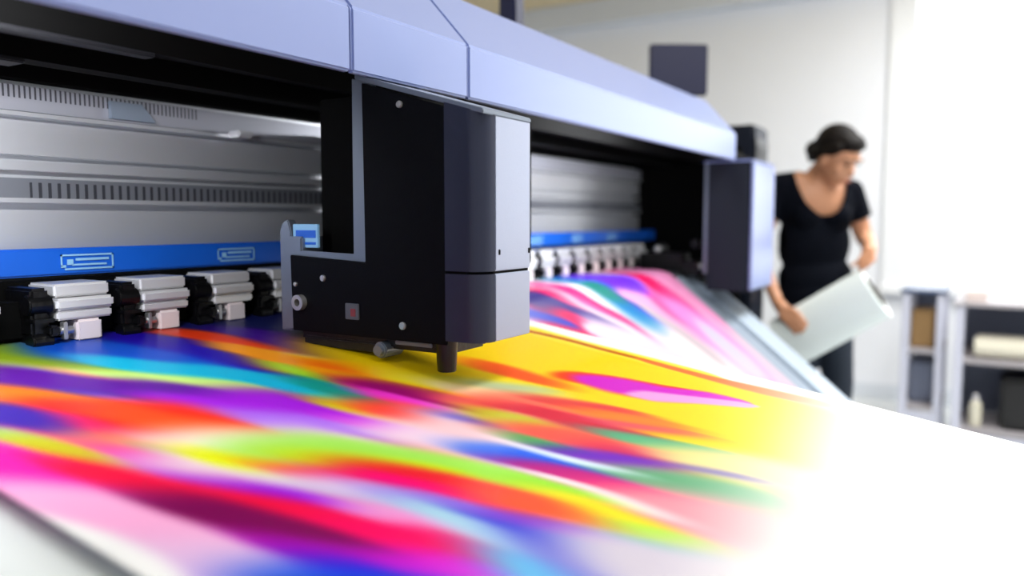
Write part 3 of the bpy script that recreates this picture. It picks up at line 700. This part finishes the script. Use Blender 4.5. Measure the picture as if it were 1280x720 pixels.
# head frame: face looks down and towards her left hand
fd = Vector((.42,.72,-.55)).normalized(); up = Vector((.16,.42,.85)); sd = fd.cross(up).normalized()*-1; up = fd.cross(sd).normalized(); 
if up.z < 0: up = -up
HC = Vector((.028,.095,1.535))
HS = 1.12
def hp(a,b,c): return HC + (sd*a + fd*b + up*c)*HS      # side, forward, up
HR = ROT @ Matrix((sd,fd,up)).transposed()
def hands(bl, wrist, palm, tips, thumb, nrm):
    """palm and five bent fingers; every finger is (knuckle, middle joint, tip)"""
    bl.limb([(wrist,.026),(palm,.030)])
    for kn,md_,tp in tips: bl.limb([(palm,.018),(kn,.0105),(md_,.0095),(tp,.008)])
    bl.limb([(wrist,.016),(thumb[0],.0125),(thumb[1],.0105),(thumb[2],.009)])
body = Blob()
body.ell(tuple(hp(0,-.012,.018)), (.074,.092,.088), HR).ell(tuple(hp(0,.022,-.045)), (.056,.066,.072), HR)
body.ell(tuple(hp(0,.040,-.088)), (.030,.032,.024), HR)
body.limb([(tuple(hp(0,.084,-.008)),.008),(tuple(hp(0,.096,-.038)),.0105)])
for sg in (-1,1):
    body.ell(tuple(hp(sg*.034,.055,-.035)), (.024,.018,.022), HR)
    body.ell(tuple(hp(sg*.032,.082,.020)), (.022,.008,.006), HR)
    body.ell(tuple(hp(sg*.076,.0,-.025)), (.008,.018,.030), HR)
body.limb([(tuple(hp(-.016,.086,-.068)),.007),(tuple(hp(.016,.086,-.068)),.007)])
body.limb([((.010,.04,1.49),.060),((-.008,-.005,1.445),.066),((-.02,-.03,1.39),.078)])
body.ell((-.025,-.01,1.32), (.165,.085,.14)).ell((-.02,-.015,1.12), (.125,.080,.15)).ell((-.01,-.01,.96), (.15,.095,.13))
body.limb([((-.10,-.02,1.410),.06),((-.185,-.02,1.400),.055),((-.285,-.03,1.13),.041),((-.295,-.015,1.11),.040),((-.262,.205,.888),.026)])
body.limb([((.05,-.02,1.398),.06),((.130,-.02,1.372),.053),((.212,-.03,1.165),.041),((.216,-.015,1.155),.040),((.125,.235,1.118),.027)])
# legs
body.limb([((-.075,-.01,.90),.085),((-.085,.02,.50),.058),((-.09,-.02,.10),.040)])
body.limb([((.065,-.01,.90),.085),((.08,.05,.50),.058),((.085,.02,.10),.040)])
# image-right hand rests on top of the roll, image-left hand holds its lower end
ga = Vector((.73,.40,.56))                       # direction of the roll in her frame
def fingers(base, joints, spread):
    out = []
    for i in range(4):
        o = ga*(spread*(i-1.5)); k = (1.0, 1.08, 1.04, .88)[i]
        kn, md_, tp = [Vector(j) for j in joints]; md_ = kn+(md_-kn)*k; tp = md_+(tp-Vector(joints[1]))*k
        out.append((tuple(kn+o), tuple(md_+o), tuple(tp+o)))
    return out
hands(body,(.125,.235,1.118),(.085,.300,1.112),
      fingers(0, ((.062,.345,1.104),(.040,.385,1.088),(.030,.418,1.058)), .021),
      ((.080,.272,1.092),(.045,.300,1.070),(.010,.320,1.055)),0)
hands(body,(-.262,.205,.888),(-.256,.250,.866),
      fingers(0, ((-.250,.297,.848),(-.236,.342,.828),(-.212,.374,.790)), .021),
      ((-.245,.225,.868),(-.215,.235,.862),(-.185,.245,.860)),0)
wo = body.done('person', 'skin', None, .0065, 4)
wo.location = WB
tag(wo, 'dark haired woman in a black scoop neck tee, head bowed, holding a white paper roll', 'person')
tee = Blob()
tee.ell((-.03,-.01,1.32), (.190,.104,.145)).ell((-.03,-.012,1.14), (.168,.110,.18)).ell((-.015,-.008,.97), (.178,.115,.13)).ell((-.01,-.005,.90), (.176,.122,.10))
for sg in (-1,1): tee.ell((-.022+sg*.070,.055,1.265), (.068,.060,.062))
tee.limb([((-.02,-.03,1.385),.08),((-.10,-.02,1.404),.070),((-.190,-.02,1.397),.067),((-.265,-.028,1.20),.058)])
tee.limb([((-.02,-.03,1.385),.08),((.05,-.02,1.393),.070),((.132,-.02,1.369),.066),((.200,-.027,1.21),.057)])
LP, LD = Vector((-.240,-.025,1.260)), Vector((-.39,-.04,-.92))
RP, RD = Vector((.182,-.026,1.255)), Vector((.43,-.05,-.90))
def neck(p):
    s,n,z = p
    front = n > -.03 and ((s+.022)/.118)**2 + ((z-1.47)/.205)**2 < 1
    hole = z > 1.455 and abs(s+.01) < .085
    cuff = (s < -.178 and z < 1.30 and (p-LP).dot(LD) > 0) or (s > .132 and z < 1.30 and (p-RP).dot(RD) > 0)
    return front or hole or cuff or z < .86
def neck_snap(p):
    s,n,z = p
    u, v = (s+.022)/.118, (z-1.47)/.205; k = math.hypot(u, v)
    if n > -.03 and .75 < k < 1.3 and z < 1.47: return Vector((-.022+.118*u/k, n, 1.47+.205*v/k))
    return None
tee.done('tee_shirt', 'tee', wo, .0085, 5, cut=([(tuple(LP),tuple(LD)),(tuple(RP),tuple(RD)),((0,0,.86),(0,0,1))], neck, neck_snap), solid=.003)
jn = Blob()
jn.ell((-.01,-.01,.88), (.165,.115,.11))
jn.limb([((-.075,-.01,.86),.095),((-.085,.02,.50),.070),((-.09,-.02,.12),.058)])
jn.limb([((.065,-.01,.86),.095),((.08,.05,.50),.070),((.085,.02,.12),.058)])
jn.done('trousers', 'jean', wo, .010, 4, cut=([((0,0,.955),(0,0,1))], lambda p: p.z > .955, None))
for (s,n) in ((-.09,-.02),(.085,.02)):
    sh = Blob(); sh.limb([((s,n-.04,.045),.042),((s,n+.05,.040),.040),((s,n+.15,.032),.032)]); sh.limb([((s,n,.05),.04),((s,n-.005,.10),.046)])
    sh.done('shoe', 'shoe', wo, .008, 4)
ha = Blob()
ha.ell(tuple(hp(0,-.022,.030)), (.080,.094,.086), HR).ell(tuple(hp(0,-.070,-.01)), (.062,.052,.066), HR)
ha.ell(tuple(hp(0,.028,.070)), (.062,.052,.036), HR)
ha.ell(tuple(hp(-.01,-.125,-.045)), (.034,.036,.038), HR)
ha.limb([(tuple(hp(-.01,-.10,-.03)),.024),(tuple(hp(-.02,-.125,-.085)),.022)])
for sg in (-1,1): ha.limb([(tuple(hp(sg*.070,.035,.055)),.016),(tuple(hp(sg*.078,-.01,.01)),.017),(tuple(hp(sg*.064,-.06,-.03)),.02)])
ha.done('hair', 'hair', wo, .007, 3)
for sg in (-1,1):
    b = Blob(); b.ell(tuple(hp(sg*.031,.078,.002)), (.014,.006,.004), HR); b.done('eyelash','hair',wo,.003,1)
    b = Blob(); b.limb([(tuple(hp(sg*.016,.092,.024)),.0035),(tuple(hp(sg*.046,.080,.024)),.003)]); b.done('eyebrow','hair',wo,.0025,1)
b = Blob(); b.limb([(tuple(hp(-.018,.090,-.068)),.0055),(tuple(hp(.018,.090,-.068)),.0055)]); b.done('lips','lips',wo,.003,1)

# paper roll
A = WB+W(-.232,.23,.710); B = WB+W(.077,.40,.948); ax = (B-A).normalized()
pr_ = empty('paper_roll', (A+B)/2, 'thick white paper roll held slantwise in both hands by the woman', 'paper roll')
MB(False).tube(A, B, .115, .072, 48).build('paper', 'paper', pr_, smooth=40)
MB(False).tube(A-ax*.004, B+ax*.004, .0715, .062, 32).build('core', 'core', pr_, smooth=40)

# ---------------------------------------------------------------- light
wd = bpy.data.worlds.new('daylight'); bpy.context.scene.world = wd; wd.use_nodes = True
nt = wd.node_tree; bg = nt.nodes['Background']
tc = nt.nodes.new('ShaderNodeTexCoord'); sp = nt.nodes.new('ShaderNodeSeparateXYZ'); rp = nt.nodes.new('ShaderNodeValToRGB')
nt.links.new(tc.outputs['Generated'], sp.inputs[0]); nt.links.new(sp.outputs[2], rp.inputs[0]); nt.links.new(rp.outputs[0], bg.inputs[0])
rp.color_ramp.elements[0].color = (.92,.95,1,1); rp.color_ramp.elements[1].color = (.80,.88,1,1)
_a = nt.nodes.new('ShaderNodeMath'); _a.operation='MULTIPLY_ADD'; _a.inputs[1].default_value=1.0; _a.inputs[2].default_value=.70
_m = nt.nodes.new('ShaderNodeMath'); _m.operation='MAXIMUM'; _m.inputs[1].default_value=0
nt.links.new(sp.outputs[0], _m.inputs[0]); nt.links.new(_m.outputs[0], _a.inputs[0]); nt.links.new(_a.outputs[0], bg.inputs[1])
def area(name, loc, rot, sx, sy, power, col):
    l = bpy.data.lights.new(name, 'AREA'); l.shape='RECTANGLE'; l.size=sx; l.size_y=sy; l.energy=power; l.color=col
    o = bpy.data.objects.new(name, l); C.objects.link(o); o.location=loc; o.rotation_euler=rot; return o
area('window_daylight', (6.6,-.95,H+.6), (0,math.radians(90),0), 2.1, 3.0, 50, (.97,.99,1))
area('overhead_fill', (1.7,-.3,H+1.7), (0,0,0), 2.6, .5, 56, (.96,.98,1))  # unseen overhead fill, added to lift the hood and sheets
area('overhead_fill', (4.2,-.5,H+1.7), (0,0,0), 1.6, .6, 95, (.96,.98,1))  # second unseen fill, added to brighten the far wall

# unseen fill lights added behind the hood lip to brighten the beam
area('beam_fill', (.30,.84,H+.229), (math.radians(60),0,0), .45, .02, 5.5, (.95,.97,1))
area('beam_fill', (2.1,.84,H+.229), (math.radians(62),0,0), .5, .02, 6, (.95,.97,1))

# ---------------------------------------------------------------- camera
cd = bpy.data.cameras.new('camera'); cam = bpy.data.objects.new('camera', cd); C.objects.link(cam)
Fv = Vector((math.cos(TH)*math.cos(PT), math.sin(TH)*math.cos(PT), -math.sin(PT)))
cam.location = (0,0,H); cam.rotation_euler = Fv.to_track_quat('-Z','Y').to_euler()
cd.sensor_width = 36; cd.lens = 988/1280*36; cd.clip_start = .02
cd.dof.use_dof = True; cd.dof.focus_distance = 1.22; cd.dof.aperture_fstop = 1.55
sc_ = bpy.context.scene; sc_.camera = cam
vs = sc_.view_settings; vs.view_transform='Standard'; vs.look='None'; vs.exposure=0.0; vs.gamma=1; vs.use_curve_mapping=False
sc_.cycles.use_denoising = True; sc_.cycles.max_bounces = 8
